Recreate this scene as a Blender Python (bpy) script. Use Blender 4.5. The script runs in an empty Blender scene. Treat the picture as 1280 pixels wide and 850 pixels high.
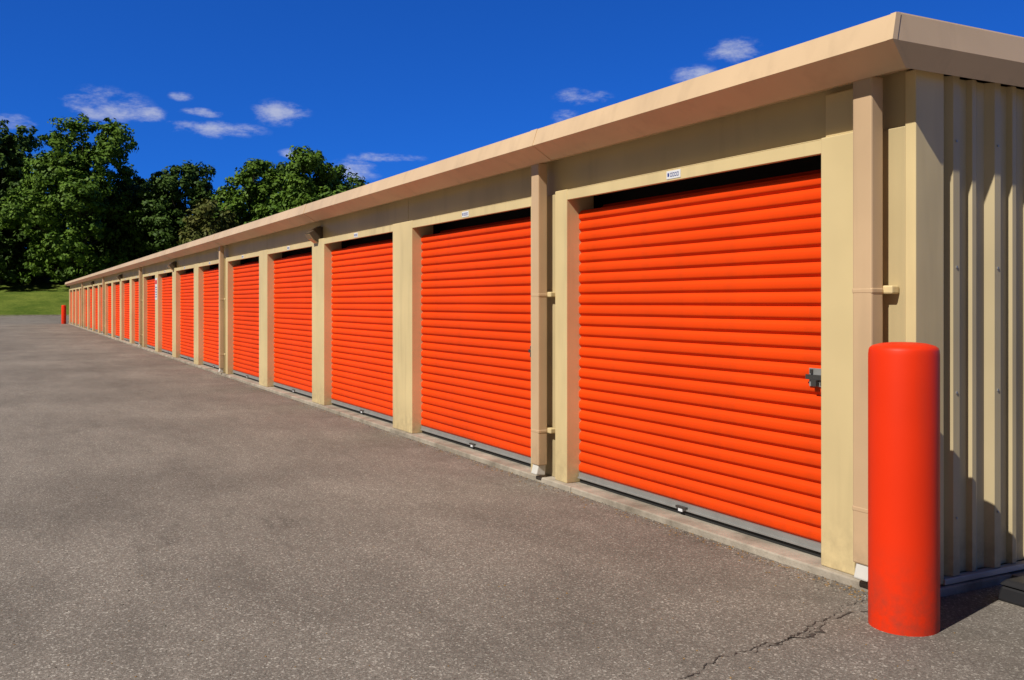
import bpy, math, random
import numpy as np
from mathutils import Vector
random.seed(7); rng=np.random.default_rng(7)
S=bpy.context.scene
S.view_settings.view_transform='Standard'; S.view_settings.look='None'; S.view_settings.exposure=0
F=1200.0; A=math.atan(635/F); CA,SA=math.cos(A),math.sin(A); HC=1.38; CY=-3.80
fwd=Vector((-CA,SA,0)); rgt=Vector((SA,CA,0))
def gp(px,py):            # ground point
    d=F*HC/(py-378.0); p=fwd*d+rgt*(d*(px-640)/F); return (p.x,p.y+CY)
def at(px,d):
    p=fwd*d+rgt*(d*(px-640)/F); return (p.x,p.y+CY)
# ---------------------------------------------------------------- camera
cd=bpy.data.cameras.new('camera'); cam=bpy.data.objects.new('camera',cd); S.collection.objects.link(cam)
cam.location=(0,CY,HC); cam.rotation_euler=(math.radians(90),0,math.atan2(-fwd.x,fwd.y))
cd.sensor_width=36; cd.lens=36*F/1280; cd.shift_y=-47/1280; cd.clip_end=6000; cd.clip_start=0.05
S.camera=cam
# ---------------------------------------------------------------- material helpers
class N:
    def __init__(s,name,rough=0.6,spec=0.5,metal=0):
        s.m=bpy.data.materials.new(name); s.m.use_nodes=True; s.t=s.m.node_tree
        s.b=s.t.nodes['Principled BSDF']; s.b.inputs['Roughness'].default_value=rough
        s.b.inputs['Metallic'].default_value=metal; s.b.inputs['Specular IOR Level'].default_value=spec
    def n(s,ty,**k):
        x=s.t.nodes.new(ty)
        for a,v in k.items(): setattr(x,a,v)
        return x
    def l(s,a,b): s.t.links.new(a,b)
    def pos(s): return s.n('ShaderNodeNewGeometry').outputs['Position']
    def noise(s,scale,detail=4,rough=0.55,vec=None,stretch=None):
        x=s.n('ShaderNodeTexNoise'); x.inputs['Scale'].default_value=scale; x.inputs['Detail'].default_value=detail
        x.inputs['Roughness'].default_value=rough
        v=vec or s.pos()
        if stretch:
            m=s.n('ShaderNodeMapping'); m.inputs['Scale'].default_value=stretch; s.l(v,m.inputs['Vector']); v=m.outputs[0]
        s.l(v,x.inputs['Vector']); return x.outputs['Fac']
    def ramp(s,f,stops):
        r=s.n('ShaderNodeValToRGB'); e=r.color_ramp.elements
        while len(e)<len(stops): e.new(0.5)
        for i,(p,c) in enumerate(stops):
            e[i].position=p; e[i].color=(c,c,c,1) if not isinstance(c,tuple) else (*c,1)
        s.l(f,r.inputs[0]); return r.outputs[0]
    def mix(s,f,a,b,mode='MIX'):
        x=s.n('ShaderNodeMix',data_type='RGBA',blend_type=mode)
        for i,v in ((0,f),(6,a),(7,b)):
            if isinstance(v,(int,float)): x.inputs[i].default_value=v
            elif isinstance(v,tuple): x.inputs[i].default_value=(*v,1)
            else: s.l(v,x.inputs[i])
        return x.outputs[2]
    def col(s,c): s.l(c,s.b.inputs['Base Color'])
    def bump(s,h,st=0.3,d=0.01):
        x=s.n('ShaderNodeBump'); x.inputs['Strength'].default_value=st; x.inputs['Distance'].default_value=d
        s.l(h,x.inputs['Height']); s.l(x.outputs[0],s.b.inputs['Normal'])
def painted(name,c,rough=0.45,var=0.08,dirt=(0.16,0.12,0.08),streak=0.22,lowdirt=0.5,spec=0.35):
    m=N(name,rough,spec)
    a=m.noise(1.3,3); b=m.noise(6,3,0.6,stretch=(1,1,0.12))
    dark=tuple(x*(1-2*var) for x in c)
    base=m.mix(m.ramp(a,[(0.3,0.0),(0.7,1.0)]),dark,c)
    k=m.n('ShaderNodeMath',operation='MULTIPLY'); m.l(m.ramp(b,[(0.52,0.0),(0.8,1.0)]),k.inputs[0]); k.inputs[1].default_value=streak
    base=m.mix(k.outputs[0],base,dirt)
    sp=m.n('ShaderNodeSeparateXYZ'); m.l(m.pos(),sp.inputs[0])
    mr=m.n('ShaderNodeMapRange'); mr.inputs[1].default_value=0.0; mr.inputs[2].default_value=0.38; mr.inputs[3].default_value=1; mr.inputs[4].default_value=0
    m.l(sp.outputs[2],mr.inputs[0])
    k2=m.n('ShaderNodeMath',operation='MULTIPLY'); m.l(mr.outputs[0],k2.inputs[0]); m.l(m.ramp(m.noise(14,4,0.65),[(0.35,0.0),(0.75,lowdirt)]),k2.inputs[1])
    base=m.mix(k2.outputs[0],base,dirt)
    m.col(base)
    m.bump(m.noise(2.2,1),0.12,0.01)
    return m
tan=painted('tan_trim_paint',(0.71,0.56,0.30))
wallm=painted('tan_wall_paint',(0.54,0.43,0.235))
endm=painted('ribbed_panel_paint',(0.57,0.465,0.275),lowdirt=0.7)
fasm=painted('fascia_paint',(0.68,0.49,0.31),0.4)
spout=painted('downspout_paint',(0.62,0.43,0.26),0.4)
orange=painted('orange_door_paint',(0.91,0.064,0.0012),0.6,0.05,(0.32,0.045,0.008),0.2,0.45,0.18)
t=orange; oi=t.n('ShaderNodeObjectInfo'); hs=t.n('ShaderNodeHueSaturation')
src=t.b.inputs['Base Color'].links[0].from_socket
mr=t.n('ShaderNodeMapRange'); mr.inputs[3].default_value=0.9; mr.inputs[4].default_value=1.04
t.l(oi.outputs['Random'],mr.inputs[0]); t.l(mr.outputs[0],hs.inputs['Value']); t.l(src,hs.inputs['Color']); t.col(hs.outputs[0])
red=painted('bollard_paint',(0.84,0.036,0.004),0.5,0.08,(0.25,0.05,0.03),0.3,0.8,0.22)
def simple(name,c,rough=0.5,metal=0,var=0.2,scale=8):
    m=N(name,rough,0.4,metal); m.col(m.mix(m.noise(scale,3),tuple(x*(1-var) for x in c),tuple(min(1,x*(1+var)) for x in c))); return m
alu=simple('aluminium_bar',(0.36,0.36,0.35),0.5,0.5); rubber=simple('black_rubber',(0.02,0.02,0.02),0.7)
steel=simple('latch_steel',(0.10,0.095,0.09),0.4,0.6); white=simple('white_label',(0.70,0.71,0.74),0.5,0,0.05)
outlet=simple('spout_outlet',(0.58,0.56,0.52),0.6,0,0.15)
blue=simple('label_ink',(0.03,0.05,0.25),0.5); redink=simple('red_ink',(0.6,0.03,0.03),0.5)
bronze=simple('lamp_housing',(0.10,0.075,0.05),0.5,0.2); glass=simple('lamp_lens',(0.38,0.30,0.18),0.2)
dark=simple('interior_shade_black',(0.015,0.014,0.013),0.9); plastic=simple('black_plastic',(0.018,0.018,0.02),0.4)
roofm=simple('roof_metal',(0.45,0.45,0.42),0.5,0.3)
c=N('concrete',0.9,0.2); c.col(c.mix(c.ramp(c.noise(3,6,0.7),[(0.3,0.0),(0.72,1.0)]),(0.19,0.16,0.125),(0.50,0.44,0.36)))
c.bump(c.noise(60,4,0.7),0.5,0.006); conc=c.m
# asphalt
a=N('asphalt',0.92,0.2)
vor=a.n('ShaderNodeTexVoronoi'); vor.inputs['Scale'].default_value=130; a.l(a.pos(),vor.inputs['Vector'])
sepc=a.n('ShaderNodeSeparateColor'); a.l(vor.outputs['Color'],sepc.inputs[0])
agg=a.ramp(sepc.outputs[0],[(0.0,(0.160,0.138,0.116)),(0.6,(0.225,0.196,0.167)),(0.9,(0.295,0.262,0.224)),(1.0,(0.50,0.46,0.40))])
fine=a.ramp(a.noise(230,2,0.7),[(0.3,0.58),(0.7,1.32)])
col=a.mix(1.0,agg,fine,'MULTIPLY')
big=a.ramp(a.noise(0.35,5,0.6),[(0.34,0.80),(0.5,0.98),(0.66,1.14)])
col=a.mix(1.0,col,big,'MULTIPLY')
mid=a.ramp(a.noise(1.7,6,0.74,stretch=(0.35,1,1)),[(0.32,0.80),(0.6,1.06)])
col=a.mix(1.0,col,mid,'MULTIPLY')
st=a.ramp(a.noise(0.9,6,0.78,stretch=(0.5,1.2,1)),[(0.58,1.0),(0.68,0.76)])
col=a.mix(1.0,col,st,'MULTIPLY')
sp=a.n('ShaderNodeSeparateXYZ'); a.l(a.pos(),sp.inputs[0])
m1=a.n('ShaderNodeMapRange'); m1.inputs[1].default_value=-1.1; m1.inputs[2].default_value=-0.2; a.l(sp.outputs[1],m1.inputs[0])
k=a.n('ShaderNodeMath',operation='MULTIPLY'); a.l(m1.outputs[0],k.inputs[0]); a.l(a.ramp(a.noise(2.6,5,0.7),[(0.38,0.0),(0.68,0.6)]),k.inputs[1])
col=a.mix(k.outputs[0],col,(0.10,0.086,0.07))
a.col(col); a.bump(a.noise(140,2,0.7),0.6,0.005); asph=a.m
crk=simple('crack_dark',(0.06,0.05,0.042),0.95)
g=N('grass',0.9,0.1)
gc=g.mix(g.ramp(g.noise(0.22,6,0.7),[(0.35,0.0),(0.65,1.0)]),(0.07,0.115,0.014),(0.17,0.21,0.035))
gc=g.mix(1.0,gc,g.ramp(g.noise(5,4,0.75),[(0.3,0.6),(0.7,1.3)]),'MULTIPLY'); g.col(gc); g.bump(g.noise(6,4,0.8),0.5,0.1); grass=g.m
def leafmat(name,c1,c2):
    m=N(name,0.6,0.15)
    cc=m.mix(m.ramp(m.noise(0.9,2,0.7),[(0.35,0.0),(0.65,1.0)]),c1,c2)
    m.col(cc)
    return m.m
leafA=leafmat('leaf_green',(0.045,0.098,0.009),(0.115,0.195,0.020))
leafB=leafmat('leaf_dark',(0.028,0.060,0.010),(0.068,0.120,0.018))
leafC=leafmat('leaf_olive',(0.055,0.075,0.012),(0.13,0.13,0.03))
bark=simple('bark',(0.06,0.045,0.03),0.9,0,0.4,3)
mt=lambda m: m.m if isinstance(m,N) else m
# ---------------------------------------------------------------- mesh helpers
class MB:
    def __init__(s): s.v=[];s.f=[];s.mi=[];s.mats=[]
    def m(s,mat):
        mat=mt(mat)
        if mat not in s.mats: s.mats.append(mat)
        return s.mats.index(mat)
    def quad(s,pts,mat):
        i=len(s.v); s.v+= [tuple(p) for p in pts]; s.f.append(tuple(range(i,i+len(pts)))); s.mi.append(s.m(mat))
    def hexa(s,b,t,mat):
        i=len(s.v); s.v+=[tuple(p) for p in b]+[tuple(p) for p in t]; k=s.m(mat)
        for f in ((3,2,1,0),(4,5,6,7),(0,1,5,4),(1,2,6,5),(2,3,7,6),(3,0,4,7)):
            s.f.append(tuple(i+q for q in f)); s.mi.append(k)
    def box(s,x0,x1,y0,y1,z0,z1,mat):
        s.hexa([(x0,y0,z0),(x1,y0,z0),(x1,y1,z0),(x0,y1,z0)],[(x0,y0,z1),(x1,y0,z1),(x1,y1,z1),(x0,y1,z1)],mat)
    def sbox(s,s0,s1,o0,o1,z0,z1,mat): s.box(-s1,-s0,-o1,-o0,z0,z1,mat)
    def lathe(s,cx,cy,prof,mat,n=48):
        i=len(s.v); k=s.m(mat)
        for r,z in prof:
            for j in range(n):
                t=2*math.pi*j/n; s.v.append((cx+r*math.cos(t),cy+r*math.sin(t),z))
        for a_ in range(len(prof)-1):
            for j in range(n):
                j2=(j+1)%n; s.f.append((i+a_*n+j,i+a_*n+j2,i+(a_+1)*n+j2,i+(a_+1)*n+j)); s.mi.append(k)
    def obj(s,name,parent=None,bevel=0,smooth=False):
        me=bpy.data.meshes.new(name); me.from_pydata(s.v,[],s.f)
        for q in s.mats: me.materials.append(q)
        me.polygons.foreach_set('material_index',s.mi)
        if smooth: me.polygons.foreach_set('use_smooth',[True]*len(s.f))
        me.update(); o=bpy.data.objects.new(name,me); S.collection.objects.link(o)
        if bevel:
            b=o.modifiers.new('bevel','BEVEL'); b.width=bevel; b.segments=2; b.limit_method='ANGLE'
        if parent: o.parent=parent
        return o
def empty(name):
    e=bpy.data.objects.new(name,None); S.collection.objects.link(e); return e
# ---------------------------------------------------------------- storage building
B=empty('storage_unit_building')
ND=21; PER=3.05; SR=3.59; SL=6.09; S0=3.05; S1=SL+PER*(ND-1)+0.5; BD=9.0
DT=2.14; WO=0.06; PO=0.12
slab=MB(); x=S0-0.02
ns=22; L=(S1+0.1-x)/ns
for i in range(ns):
    slab.sbox(x+i*L+0.003,x+(i+1)*L-0.003,-0.6,0.16+rng.uniform(-.004,.004),-0.2,0.04,conc)
slab.obj('concrete_slab',B,0.008)
m=MB(); m.box(-S1-0.04,-S0+0.05,0.602,BD+0.05,-0.2,0.035,conc); m.obj('foundation',B)
up=MB()
pe=[S0+0.06]+[SR-0.3+PER*i for i in range(1,ND)]+[S1]
for i in range(len(pe)-1):
    up.sbox(pe[i]+0.0015,pe[i+1]-0.0015,-0.02,WO-(0.002 if i%2 else 0),DT+0.07,2.47,wallm)
up.sbox(S0+0.06,S1,-0.30,-0.27,DT-0.06,2.47,dark)  # near-black backing behind door tops: shade of the header gap put into colour
up.obj('upper_wall',B)
hd=MB()
for i in range(ND):
    a0=SR+PER*i; a1=SL+PER*i
    hd.sbox(a0-0.001,a1+0.001,0.085,PO-0.004,DT,DT+0.069,tan)
    hd.sbox(a0-0.001,a1+0.001,0.062,PO-0.004,DT+0.0695,DT+0.075,tan)
hd.obj('door_header',B,0.002)
pr=MB(); spouts=[0,1,5,9,13,17]
for i in range(ND+1):
    a0=SL-PER+PER*i; a1=SR+PER*i
    if i==0:
        pr.sbox(a1-0.22,a1,-0.12,PO,0.04,DT+0.078,tan)
        pr.sbox(S0+0.061,a1-0.222,-0.12,WO+0.012,0.04,DT+0.068,wallm)
        pr.sbox(a1-0.218,a1-0.002,WO,PO-0.03,DT+0.08,2.44,tan)
    elif i==ND: pr.sbox(a0,S1-0.062,-0.12,PO,0.04,DT+0.078,tan)
    elif i in spouts:
        pr.sbox(a0,a0+0.17,-0.12,PO,0.04,DT+0.078,tan)
        pr.sbox(a0+0.172,a1-0.102,-0.12,WO+0.01,0.04,DT+0.068,wallm)
        pr.sbox(a1-0.10,a1,-0.12,PO,0.04,DT+0.078,tan)
    else:
        pr.sbox(a0,a1,-0.12,PO,0.04,DT+0.078,tan)
pr.obj('door_pier',B,0.006)
ct=MB()
for xs,sg in ((-S0,1),(-S1,-1)):
    x0,x1=sorted((xs,xs-sg*0.06))
    ct.box(x0,x1,-WO-0.014,0.12,0.05,2.46,tan)
ct.obj('corner_trim',B,0.004)
def ribbed(mb,p0,dirv,length,outv,z0,z1,mat,pitch=0.152,dep=0.036):
    prof=[]; n=int(length/pitch)
    for i in range(n):
        b=i*pitch
        big=(i%2==0); d=dep if big else dep*0.7
        prof+=[(b,0),(b+pitch*(0.30 if big else .42),0),(b+pitch*0.50,d),(b+pitch*(0.80 if big else .68),d),(b+pitch*0.96,0)]
    prof.append((n*pitch,0))
    k=mb.m(mat); i0=len(mb.v)
    for t_,d in prof:
        for z in (z0,z1):
            mb.v.append((p0[0]+dirv[0]*t_+outv[0]*d,p0[1]+dirv[1]*t_+outv[1]*d,z))
    for j in range(len(prof)-1):
        q=i0+2*j; mb.f.append((q,q+2,q+3,q+1)); mb.mi.append(k)
w=MB()
ribbed(w,(-S0-0.045,0.121),(0,1),BD-0.12,(1,0),0.075,2.46,endm)
ribbed(w,(-S1+0.045,0.121),(0,1),BD-0.12,(-1,0),0.075,2.46,endm)
ribbed(w,(-S1,BD),(1,0),S1-S0,(0,1),0.075,2.46,endm)
w.box(-S1+0.05,-S0-0.05,0.7,BD-0.005,0.04,2.44,dark)
w.obj('ribbed_wall',B)
bt=MB(); bt.box(-S0-0.04,-S0+0.004,0.122,BD,0.045,0.073,simple('base_flashing',(0.5,0.46,0.4),0.5)); bt.obj('base_flashing',B,0.003)
sc=MB()
for zz in (0.35,0.95,1.55,2.15):
    for i in range(0,30,2):
        yy=0.121+i*0.152+0.65*0.152; dd=0.036
        sc.box(-S0-0.045+dd,-S0-0.045+dd+0.004,yy-0.005,yy+0.005,zz-0.005,zz+0.005,alu)
sc.obj('panel_screw',B)
prof=[(-0.5,2.62),(0.19,2.655),(0.245,2.665),(0.255,2.655),(0.272,2.655),(0.315,2.53),(0.155,2.435),(0.13,2.44),(0.0,2.47),(-0.02,2.47)]
fa=MB(); k=fa.m(fasm)
OS=0.40
def ring(o):
    os=o*OS if o>0 else o
    return [(-S0+os,-WO-o),(-S0+os,BD+os),(-S1-os,BD+os),(-S1-os,-WO-o)]
for (o,z) in prof:
    for x_,y_ in ring(o): fa.v.append((x_,y_,z))
for a_ in range(len(prof)-1):
    for j in range(4):
        j2=(j+1)%4; fa.f.append((a_*4+j,a_*4+j2,a_*4+4+j2,a_*4+4+j)); fa.mi.append(k)
fa.f=[tuple(reversed(f)) for f in fa.f]
fa.obj('fascia_gutter',B)
fs=MB()
TP=[(0.272,2.657),(0.315,2.53),(0.155,2.433)]
def splice(s_,wd,pad):
    pts=TP
    for (o0,z0),(o1,z1) in zip(pts[:-1],pts[1:]):
        fs.quad([(-s_,-WO-o0-pad,z0),(-s_-wd,-WO-o0-pad,z0),(-s_-wd,-WO-o1-pad,z1-pad*0.5),(-s_,-WO-o1-pad,z1-pad*0.5)],fasm)
    fs.quad([(-s_,-WO-0.272-pad,2.657),(-s_-wd,-WO-0.272-pad,2.657),(-s_-wd,-WO-0.272,2.657),(-s_,-WO-0.272,2.657)],fasm)
    for q in (0,wd):
        for (o0,z0),(o1,z1) in zip(pts[:-1],pts[1:]):
            fs.quad([(-s_-q,-WO-o0-pad,z0),(-s_-q,-WO-o1-pad,z1-pad*0.5),(-s_-q,-WO-o1+0.002,z1),(-s_-q,-WO-o0+0.002,z0)],fasm)
q=6.15
while q<S1-1: splice(q,0.10,0.004); q+=6.1
fs.obj('fascia_splice',B)
cm=MB()
for (o0,z0),(o1,z1) in zip(TP[:-1],TP[1:]):
    e=0.003
    A0=(-S0+o0*OS+e,-WO-o0-e); A1=(-S0+o1*OS+e,-WO-o1-e)
    cm.quad([(*A0,z0),(A0[0]-0.03,A0[1],z0),(A1[0]-0.03,A1[1],z1),(*A1,z1)],fasm)
    cm.quad([(*A0,z0),(*A1,z1),(A1[0],A1[1]+0.03,z1),(A0[0],A0[1]+0.03,z0)],fasm)
cm.obj('fascia_corner_cap',B)
rf=MB(); rf.quad([(-S1-.0,-0.0,2.60),(-S0,-0.0,2.60),(-S0,BD/2,2.72),(-S1,BD/2,2.72)],roofm); rf.quad([(-S1,BD/2,2.72),(-S0,BD/2,2.72),(-S0,BD,2.60),(-S1,BD,2.60)],roofm)
rf.obj('roof',B)
# rollup doors
NR=25; Z0=0.115; Z1=DT-0.072; P=(Z1-Z0)/NR
ppf=[(0.0,-0.003),(0.07,0.004),(0.15,0.0115),(0.24,0.014),(0.45,0.0146),(0.62,0.014),(0.72,0.011),(0.80,0.003),(0.87,-0.003),(0.94,-0.0045)]
dv=[];df=[]
W=SL-SR
cols=9
for i in range(NR):
    for t_,o in ppf: 
        for c_ in range(cols): dv.append((-W*c_/(cols-1),-o*1.0-0.0015*math.sin(c_*1.1+i*0.7),Z0+(i+t_)*P))
rows=NR*len(ppf)
for q_ in range(1,7):          # curtain rolls back onto its drum
    an=q_*math.pi/12
    for c_ in range(cols): dv.append((-W*c_/(cols-1),0.004+0.20*math.sin(an)**1.1,Z1+0.05*(1-math.cos(an))))
rows+=6
for r in range(rows-1):
    for c_ in range(cols-1):
        b=r*cols+c_; df.append((b,b+cols,b+cols+1,b+1))
dme=bpy.data.meshes.new('rollup_door'); dme.from_pydata(dv,[],df); dme.materials.append(orange.m)
dme.polygons.foreach_set('use_smooth',[True]*len(df)); dme.update()
def labelpart(mb,s_,z,w_=0.14,h_=0.05,o=PO-0.004):
    mb.sbox(s_,s_+w_,o,o+0.003,z,z+h_,white)
    for gi in range(4):
        gw=w_*0.12
        sx=s_+w_*0.12+gi*w_*0.16
        for (a_,b_,c_,d_) in ((0,1,.0,.16),(0,1,.84,1),(0,.18,0,1),(.82,1,0,1)):
            mb.sbox(sx+gw*a_,sx+gw*b_,o+0.003,o+0.0042,z+h_*(.25+.5*c_),z+h_*(.25+.5*d_),blue)
    mb.sbox(s_+w_*0.80,s_+w_*0.92,o+0.003,o+0.0042,z+h_*.3,z+h_*.75,blue)
hw=MB()
for i in range(ND):
    o=bpy.data.objects.new('rollup_door',dme); S.collection.objects.link(o); o.parent=B
    o.location=(-SR-PER*i,rng.uniform(-.004,.004),0)
    a0=SR+PER*i; a1=SL+PER*i
    hw.sbox(a0+0.01,a1-0.01,-0.012,0.022,0.074,0.114,alu)
    hw.sbox(a0+0.01,a1-0.01,0.022,0.032,0.074,0.084,alu)
    hw.sbox(a0+0.01,a1-0.01,-0.01,0.012,0.04,0.0735,rubber)
    mid=a0+ W*0.5
    hw.sbox(mid-0.05,mid+0.05,0.022,0.042,0.085,0.098,steel)
    hw.sbox(mid-0.015,mid+0.025,0.032,0.040,0.065,0.085,white)
    lz=0.985
    hw.sbox(a0+0.06,a0+0.175,0.016,0.024,lz-0.048,lz+0.048,alu)
    hw.sbox(a0+0.01,a0+0.19,0.024,0.036,lz-0.012,lz+0.014,steel)
    hw.sbox(a0+0.10,a0+0.135,0.036,0.052,lz-0.045,lz-0.012,steel)
    hw.sbox(a0+0.145,a0+0.160,0.024,0.036,lz+0.02,lz+0.042,steel)
    hw.sbox(a0+0.065,a0+0.085,0.024,0.036,lz-0.042,lz-0.02,steel)
    labelpart(hw,a0+1.15,DT+0.012)
hw.obj('door_hardware',B,0.002)
ds=MB()
for i in spouts:
    c0=(3.19 if i==0 else SR+PER*i-0.275)
    c1=c0+0.115
    ds.sbox(c0,c1,0.125,0.205,0.135,2.445,spout)
    x0,x1=-c1,-c0
    ds.hexa([(x0+.014,-.203-0.014,0.065),(x1-.014,-.203-0.014,0.065),(x1-.014,-.135,0.055),(x0+.014,-.135,0.055)],
            [(x0+.014,-.196,0.14),(x1-.014,-.196,0.14),(x1-.014,-.130,0.14),(x0+.014,-.130,0.14)],outlet)
    for zz in (0.38,1.42):
        ds.sbox(c0-0.05,c1+0.004,0.074,0.126,zz,zz+0.04,tan)
        ds.sbox(c0-0.003,c1+0.003,0.126,0.2065,zz,zz+0.03,spout)
ds.obj('downspout',B,0.008)
# ---------------------------------------------------------------- wall lamps
def lamp(s_):
    e=empty('wall_lamp'); zc=2.28
    m=MB(); m.sbox(s_-0.09,s_+0.09,WO-0.002,WO+0.03,zc-0.10,zc+0.10,bronze)
    x0,x1=-s_-0.10,-s_+0.10
    m.hexa([(x0,-WO-0.13,zc-0.06),(x1,-WO-0.13,zc-0.06),(x1,-WO-0.031,zc-0.115),(x0,-WO-0.031,zc-0.115)],
           [(x0,-WO-0.19,zc+0.02),(x1,-WO-0.19,zc+0.02),(x1,-WO-0.031,zc+0.115),(x0,-WO-0.031,zc+0.115)],bronze)
    m.obj('housing',e,0.006)
    m=MB(); x0+=0.015;x1-=0.015
    m.hexa([(x0,-WO-0.15,zc-0.058),(x1,-WO-0.15,zc-0.058),(x1,-WO-0.05,zc-0.125),(x0,-WO-0.05,zc-0.125)],
           [(x0,-WO-0.205,zc+0.0),(x1,-WO-0.205,zc+0.0),(x1,-WO-0.06,zc+0.0),(x0,-WO-0.06,zc+0.0)],glass)
    m.obj('lens',e,0.004)
for i in (3,7,11,15): lamp(SR+PER*i-0.22)
e=empty('warning_sign'); m=MB(); sc_=SR+PER*8-0.25
m.sbox(sc_-0.2,sc_+0.2,PO+0.002,PO+0.006,1.45,2.05,white); m.obj('plate',e,0.0015)
m=MB(); m.sbox(sc_-0.16,sc_+0.16,PO+0.006,PO+0.008,1.88,1.99,redink)
for q in range(5): m.sbox(sc_-0.14,sc_+0.14-0.04*(q%2),PO+0.006,PO+0.008,1.52+q*.065,1.545+q*.065,blue)
m.obj('lettering',e)
# ---------------------------------------------------------------- bollards
def bollard(x_,y_):
    h=1.205;r=.143
    m=MB(); m.lathe(x_,y_,[(r,-0.1),(r,0.3),(r,0.6),(r,h-0.045),(r-.001,h-.04),(r-.002,h-.028),(r-.006,h-.018),(r-.018,h-.009),(r-.05,h),(r-.09,h+.004),(0.0005,h+.006)],red,64)
    m.obj('safety_bollard',None,0,True)
bollard(-2.845,-0.40); bollard(-S1-0.45,-0.40)
e=empty('rodent_bait_station')
bx,by=-2.80,0.38
m=MB(); m.hexa([(bx-.09,by-.11,-.001),(bx+.09,by-.11,-.001),(bx+.09,by+.14,-.001),(bx-.09,by+.14,-.001)],[(bx-.075,by-.095,.07),(bx+.075,by-.095,.07),(bx+.075,by+.125,.07),(bx-.075,by+.125,.07)],plastic); m.obj('base',e,0.012)
m=MB(); m.hexa([(bx-.085,by-.105,.073),(bx+.085,by-.105,.073),(bx+.085,by+.135,.073),(bx-.085,by+.135,.073)],[(bx-.06,by-.08,.10),(bx+.06,by-.08,.10),(bx+.06,by+.11,.10),(bx-.06,by+.11,.10)],plastic); m.obj('lid',e,0.01)
# ---------------------------------------------------------------- ground
gm=MB()
def hgt(x_,y_):
    d=max(0,-x_-109+ 1.2*math.sin(y_*0.09)); return -0.02+min(d*0.17,2.9+0.5*math.sin(y_*.05)+0.3*math.sin(x_*.11))+ min(6.0,max(0,d-22)*0.16)
xs=[-3000,-900,-400,-260]+list(np.arange(-220,-104,3.0))+[-100,-50,0,60,200,800,3000]
ys=[-3000,-900,-300]+list(np.arange(-150,151,6.0))+[300,900,3000]
k=gm.m(grass)
for x_ in xs:
    for y_ in ys: gm.v.append((x_,y_,hgt(x_,y_)))
ny=len(ys)
for i in range(len(xs)-1):
    for j in range(ny-1): gm.f.append((i*ny+j,(i+1)*ny+j,(i+1)*ny+j+1,i*ny+j+1)); gm.mi.append(k)
gm.obj('grass_ground',None,0,True)
am=MB(); edge=[]
for y_ in np.arange(-70,60.1,2.0): edge.append((-109+1.2*math.sin(y_*0.09),y_,0))
am.quad([(45,-70,0)]+[(45,60,0)]+edge[::-1],asph); o=am.obj('asphalt_pavement')
kb=MB()
for p,q in zip(edge[:-1],edge[1:]):
    kb.hexa([(p[0],p[1],-.05),(p[0]-.15,p[1],-.05),(q[0]-.15,q[1],-.05),(q[0],q[1],-.05)],[(p[0],p[1],.11),(p[0]-.15,p[1],.11),(q[0]-.15,q[1],.11),(q[0],q[1],.11)],conc)
kb.obj('kerb')
cr=MB()
def crack(pts,w0,w1,jit=0.018,z=0.003):
    P_=[Vector((*gp(*p),0)) for p in pts]; path=[]
    for a_,b_ in zip(P_[:-1],P_[1:]):
        n=max(2,int((b_-a_).length/0.012))
        for i in range(n): path.append(a_.lerp(b_,i/n))
    path.append(P_[-1]); n=len(path); off=0; Lf=[];Rt=[]
    for i,p in enumerate(path):
        d=(path[min(i+1,n-1)]-path[max(i-1,0)]).normalized(); nn=Vector((-d.y,d.x,0))
        off=off*0.9+random.uniform(-1,1)*jit*0.5
        w_=(w0+(w1-w0)*i/n)*random.uniform(0.15,1.6); c_=p+nn*off+d*random.uniform(-.004,.004)
        Lf.append((*(c_+nn*w_).xy,z)); Rt.append((*(c_-nn*w_).xy,z))
    for i in range(n-1):
        if random.random()<0.93: cr.quad([Lf[i],Lf[i+1],Rt[i+1],Rt[i]],crk)
crack([(845,848),(880,831),(930,812),(985,800),(1025,785),(1050,775),(1090,762)],0.003,0.004,0.025)
crack([(925,815),(960,808),(1010,796),(1030,788)],0.001,0.009,0.03)
crack([(985,800),(1000,790),(1040,781)],0.001,0.0025,0.025)
crack([(1025,785),(1040,768),(1060,757),(1090,750)],0.001,0.0025,0.025)
cr.obj('asphalt_crack')
gv=MB()
def stone(x_,y_,r,mat):
    i=len(gv.v); k=gv.m(mat)
    pts=[Vector((random.uniform(.6,1.2)*math.cos(t),random.uniform(.6,1.2)*math.sin(t),0)) for t in (0,1.3,2.5,3.8,5)]
    for p in pts: gv.v.append((x_+p.x*r,y_+p.y*r,0.001))
    gv.v.append((x_+random.uniform(-.3,.3)*r,y_+random.uniform(-.3,.3)*r,r*random.uniform(.5,1.1)))
    for j in range(5): gv.f.append((i+j,i+(j+1)%5,i+5)); gv.mi.append(k)
stm=[simple('stone_grey',(0.28,0.25,0.21),0.9),simple('stone_dark',(0.10,0.085,0.07),0.9),simple('dry_leaf',(0.26,0.15,0.05),0.8)]
for i in range(3200):
    s_=3+ (random.random()**1.8)*25; y_=-0.165-abs(random.gauss(0,0.07)); stone(-s_,y_,random.uniform(.002,.008),random.choice(stm))
for i in range(900):
    px=random.uniform(-50,1280); py=430+random.random()**0.7*430; x_,y_=gp(px,py)
    if y_<-0.2 : stone(x_,y_,random.uniform(.002,.006),random.choice(stm))
gv.obj('loose_gravel')
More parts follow.
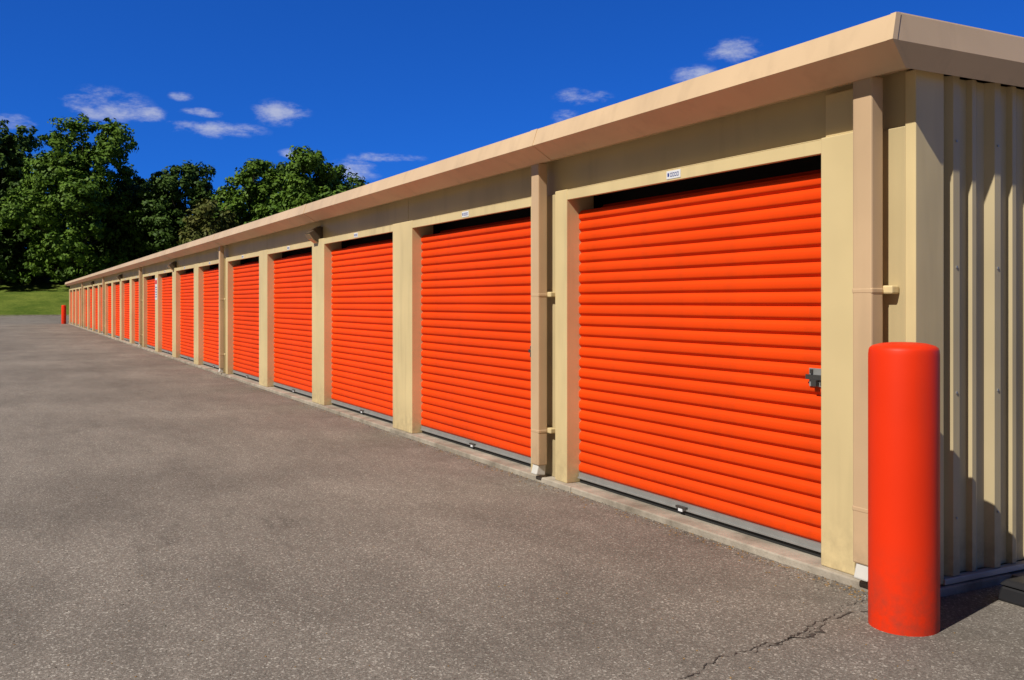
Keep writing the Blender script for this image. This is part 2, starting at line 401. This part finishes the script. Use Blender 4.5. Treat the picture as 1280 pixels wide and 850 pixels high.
# ---------------------------------------------------------------- trees
def tube(mb,p0,p1,r0,r1,mat,n=7,seg=4,wob=0.2):
    p0=Vector(p0);p1=Vector(p1); d=(p1-p0); L=d.length; d.normalize()
    u=d.cross(Vector((0.3,1,0.1))).normalized(); v=d.cross(u); k=mb.m(mat); i0=len(mb.v)
    for s_ in range(seg+1):
        t=s_/seg; c_=p0.lerp(p1,t)+(u*random.uniform(-1,1)+v*random.uniform(-1,1))*wob*(0 if s_ in(0,) else 1)*r0
        r=r0+(r1-r0)*t
        for j in range(n):
            a_=2*math.pi*j/n; mb.v.append(tuple(c_+u*r*math.cos(a_)+v*r*math.sin(a_)))
    for s_ in range(seg):
        for j in range(n): mb.f.append((i0+s_*n+j,i0+s_*n+(j+1)%n,i0+(s_+1)*n+(j+1)%n,i0+(s_+1)*n+j)); mb.mi.append(k)
def leaves(mb_name,lobes,mat,nleaf,size,parent,per=42,csc=1.0):
    cs=np.array([l[:3] for l in lobes]); rs=np.array([l[3] for l in lobes])
    pr_=rs**2/np.sum(rs**2); nc=int(nleaf/per)
    idx=rng.choice(len(lobes),nc,p=pr_)
    d=rng.normal(size=(nc,3)); d/=np.linalg.norm(d,axis=1)[:,None]; d[:,2]=np.where(d[:,2]<-0.35,-d[:,2],d[:,2])
    rr=rs[idx]*rng.uniform(0.5,1.15,nc); c0=cs[idx]+d*rr[:,None]
    crr=rng.uniform(0.4,1.15,nc)*csc
    n=nleaf; ii=rng.integers(0,nc,n)
    dd=rng.normal(size=(n,3)); dd/=np.linalg.norm(dd,axis=1)[:,None]
    p=c0[ii]+dd*(crr[ii]*rng.uniform(0.2,1,n)**0.6)[:,None]*np.array([1,1,0.7])
    nn=dd*0.7+d[ii]*0.6+rng.normal(size=(n,3))*0.5+np.array([0,0,0.35]); nn/=np.linalg.norm(nn,axis=1)[:,None]
    t=np.cross(nn,rng.normal(size=(n,3))); t/=np.linalg.norm(t,axis=1)[:,None]; b=np.cross(nn,t)
    s=rng.uniform(0.6,1.25,n)[:,None]*size
    V=np.empty((n,4,3)); V[:,0]=p-t*s; V[:,1]=p-b*s*0.6; V[:,2]=p+t*s; V[:,3]=p+b*s*0.6
    me=bpy.data.meshes.new(mb_name); me.vertices.add(n*4); me.vertices.foreach_set('co',V.reshape(-1))
    me.loops.add(n*4); me.loops.foreach_set('vertex_index',np.arange(n*4)); me.polygons.add(n)
    me.polygons.foreach_set('loop_start',np.arange(n)*4); me.polygons.foreach_set('loop_total',np.full(n,4)); me.materials.append(mat)
    me.update(); me.validate(); o=bpy.data.objects.new(mb_name,me); S.collection.objects.link(o); o.parent=parent; return o
def tree(px,d,top,wpx,mat,nleaf=16000,name='deciduous_tree',low=0.12,size=0.24):
    x_,y_=at(px,d); H=(378-top)*d/F+HC; R=wpx*d/F/2; z0=max(-.02,hgt(x_,y_))-0.3
    e=empty(name); e.location=(x_,y_,z0); H=H-z0
    lob=[]; nl=28
    for i in range(nl):
        t=low+(0.93-low)*((i+random.random()*0.8)/nl)
        prof_=math.sin(math.pi*min(1,(t-low)/(1-low)*0.78+0.20))**0.6
        a_=i*2.4+random.uniform(-.5,.5); rr=R*prof_*random.uniform(0.35,0.88)
        lr=R*random.uniform(0.22,0.44)*(0.55+0.5*prof_)
        lob.append((rr*math.cos(a_),rr*math.sin(a_),min(t*H,H-lr*0.9),lr))
    lob.append((0,0,H*0.5,R*0.5)); lob.append((0,0,H*0.7,R*0.42)); lob.append((random.uniform(-.1,.1)*R,0,H-R*0.25,R*0.24))
    tr=MB(); tr_r=0.02*H
    tube(tr,(0,0,-0.3),(0,0,H*0.45),tr_r,tr_r*0.6,bark,10,6,0.15); tube(tr,(0,0,H*0.45),(0,0,H*0.85),tr_r*0.6,tr_r*0.15,bark,7,4)
    for l in lob[::1]:
        zb=max(H*0.12,l[2]*0.6); tube(tr,(0,0,zb),(l[0],l[1],l[2]),tr_r*0.32,tr_r*0.07,bark,5,3,0.6)
    tr.obj('trunk_and_limbs',e,0,True)
    leaves('foliage',lob,mat,nleaf,size,e)
    return e
tree(0,122,158,140,leafB,28000,low=0.05,size=.30)
tree(104,117,146,166,leafA,50000,low=0.07,size=.25)
tree(-85,128,150,150,leafB,12000,low=0.05,size=.32)
tree(168,126,222,115,leafB,20000,low=0.03,size=.28)
tree(232,120,206,116,leafB,30000,low=0.05)
tree(262,106,250,78,leafC,14000,low=0.05)
tree(318,114,199,104,leafA,30000,low=0.05)
tree(388,108,188,112,leafA,36000,low=0.05)
tree(352,122,202,96,leafB,18000,low=0.05,size=.28)
tree(445,132,220,48,leafB,10000,low=0.05)
tree(425,124,228,80,leafB,15000,low=0.05)
e=empty('shrub_thicket'); lob=[]
for px in range(-200,480,8):
    d=random.uniform(121,130); x_,y_=at(px,d); r=random.uniform(2.2,3.8)
    lob.append((x_,y_,hgt(x_,y_)+random.uniform(0.5,3.5),r)); 
    x_,y_=at(px+4,d+4); lob.append((x_,y_,hgt(x_,y_)+random.uniform(3.5,7.5),r))
leaves('foliage',lob,leafB,60000,0.42,e,30,1.3)
# ---------------------------------------------------------------- light + sky
Ld=Vector((-0.27,1,-1.05)).normalized()
sd=bpy.data.lights.new('sun','SUN'); sd.energy=5.0; sd.angle=math.radians(0.5); sd.color=(1,0.95,0.86)
so=bpy.data.objects.new('sun',sd); S.collection.objects.link(so); so.rotation_euler=Ld.to_track_quat('-Z','Y').to_euler(); so.location=(10,-30,30)
el=math.asin(-Ld.z); rot=math.atan2(-Ld.x,-Ld.y)
wd=bpy.data.worlds.new('World'); S.world=wd; wd.use_nodes=True; T=wd.node_tree; bg=T.nodes['Background']
def nn(ty,**k):
    x=T.nodes.new(ty)
    for a_,v in k.items(): setattr(x,a_,v)
    return x
tc=nn('ShaderNodeTexCoord'); D0=tc.outputs['Generated']
vm=nn('ShaderNodeVectorMath',operation='MULTIPLY_ADD'); T.links.new(D0,vm.inputs[0]); vm.inputs[1].default_value=(1,1,1.25); vm.inputs[2].default_value=(0,0,0.09)
vn=nn('ShaderNodeVectorMath',operation='NORMALIZE'); T.links.new(vm.outputs[0],vn.inputs[0])
sky=nn('ShaderNodeTexSky'); sky.sky_type='NISHITA'; sky.sun_disc=False; sky.sun_elevation=el; sky.sun_rotation=rot; sky.air_density=1.0; sky.dust_density=0.2; sky.ozone_density=2.5
T.links.new(vn.outputs[0],sky.inputs['Vector'])
# clear polarised sky: deep blue away from the sun, neutral toward it
sdp=nn('ShaderNodeVectorMath',operation='DOT_PRODUCT'); T.links.new(D0,sdp.inputs[0]); sdp.inputs[1].default_value=tuple(-Ld)
smr=nn('ShaderNodeMapRange'); smr.interpolation_type='SMOOTHSTEP'; smr.inputs[1].default_value=-0.05; smr.inputs[2].default_value=0.6; T.links.new(sdp.outputs['Value'],smr.inputs[0])
tm=nn('ShaderNodeMix',data_type='RGBA'); T.links.new(smr.outputs[0],tm.inputs[0]); tm.inputs[6].default_value=(0.085,0.45,1.25,1); tm.inputs[7].default_value=(0.14,0.13,0.12,1)
tint=nn('ShaderNodeMix',data_type='RGBA',blend_type='MULTIPLY'); tint.inputs[0].default_value=1; T.links.new(sky.outputs[0],tint.inputs[6]); T.links.new(tm.outputs[2],tint.inputs[7])
nz=nn('ShaderNodeTexNoise'); nz.inputs['Scale'].default_value=24; nz.inputs['Detail'].default_value=5; nz.inputs['Roughness'].default_value=0.68
mp=nn('ShaderNodeMapping'); mp.inputs['Scale'].default_value=(1,1,2.6); T.links.new(D0,mp.inputs['Vector']); T.links.new(mp.outputs[0],nz.inputs['Vector'])
clouds=[(128,131,54,20),(182,143,26,10),(268,162,58,11),(228,156,20,8),(350,141,34,15),(440,213,36,14),(480,197,46,6),(920,64,36,15),(872,93,34,11),(728,121,34,10),(705,148,22,10),(20,154,30,10),(365,192,16,6),(255,141,26,6),(228,120,16,6)]
acc=None
for px,py,hw_,hh in clouds:
    c_=(fwd+rgt*((px-640)/F)+Vector((0,0,(378-py)/F))); Ln=c_.length; c_=c_.normalized()
    tt=Vector((-c_.y,c_.x,0)).normalized(); uu=c_.cross(tt).normalized()
    dps=[]
    for ax,sz in ((tt,hw_*1.25/F/Ln),(uu,hh*1.3/F/Ln)):
        dp=nn('ShaderNodeVectorMath',operation='DOT_PRODUCT'); T.links.new(D0,dp.inputs[0]); dp.inputs[1].default_value=tuple(ax/sz); dps.append(dp.outputs['Value'])
    cb=nn('ShaderNodeCombineXYZ'); T.links.new(dps[0],cb.inputs[0]); T.links.new(dps[1],cb.inputs[1])
    ln=nn('ShaderNodeVectorMath',operation='DOT_PRODUCT'); T.links.new(cb.outputs[0],ln.inputs[0]); T.links.new(cb.outputs[0],ln.inputs[1])
    iv=nn('ShaderNodeMath',operation='SUBTRACT'); iv.use_clamp=True; iv.inputs[0].default_value=1; T.links.new(ln.outputs['Value'],iv.inputs[1])
    if acc is None: acc=iv.outputs[0]
    else:
        mx=nn('ShaderNodeMath',operation='MAXIMUM'); T.links.new(acc,mx.inputs[0]); T.links.new(iv.outputs[0],mx.inputs[1]); acc=mx.outputs[0]
hp=nn('ShaderNodeVectorMath',operation='DOT_PRODUCT'); T.links.new(D0,hp.inputs[0]); hp.inputs[1].default_value=tuple(fwd)
gt=nn('ShaderNodeMath',operation='GREATER_THAN'); T.links.new(hp.outputs['Value'],gt.inputs[0]); gt.inputs[1].default_value=0.3
am_=nn('ShaderNodeMath',operation='MULTIPLY'); T.links.new(acc,am_.inputs[0]); T.links.new(gt.outputs[0],am_.inputs[1]); acc=am_.outputs[0]
n1=nn('ShaderNodeMath',operation='MULTIPLY_ADD'); T.links.new(nz.outputs['Fac'],n1.inputs[0]); n1.inputs[1].default_value=3.6; n1.inputs[2].default_value=-2.05
n2=nn('ShaderNodeMath',operation='ADD'); T.links.new(n1.outputs[0],n2.inputs[0]); T.links.new(acc,n2.inputs[1])
n3=nn('ShaderNodeMath',operation='MULTIPLY'); n3.use_clamp=True
mrr=nn('ShaderNodeMapRange'); mrr.interpolation_type='SMOOTHSTEP'; mrr.inputs[1].default_value=-0.1; mrr.inputs[2].default_value=1.5; mrr.inputs[4].default_value=0.68; T.links.new(n2.outputs[0],mrr.inputs[0])
gz=nn('ShaderNodeMath',operation='MULTIPLY'); gz.use_clamp=True; T.links.new(acc,gz.inputs[0]); gz.inputs[1].default_value=1.7
T.links.new(mrr.outputs[0],n3.inputs[0]); T.links.new(gz.outputs[0],n3.inputs[1])
cm_=nn('ShaderNodeMix',data_type='RGBA'); T.links.new(n3.outputs[0],cm_.inputs[0]); T.links.new(tint.outputs[2],cm_.inputs[6]); cm_.inputs[7].default_value=(5.6,5.8,6.6,1)
T.links.new(cm_.outputs[2],bg.inputs[0]); bg.inputs[1].default_value=0.11
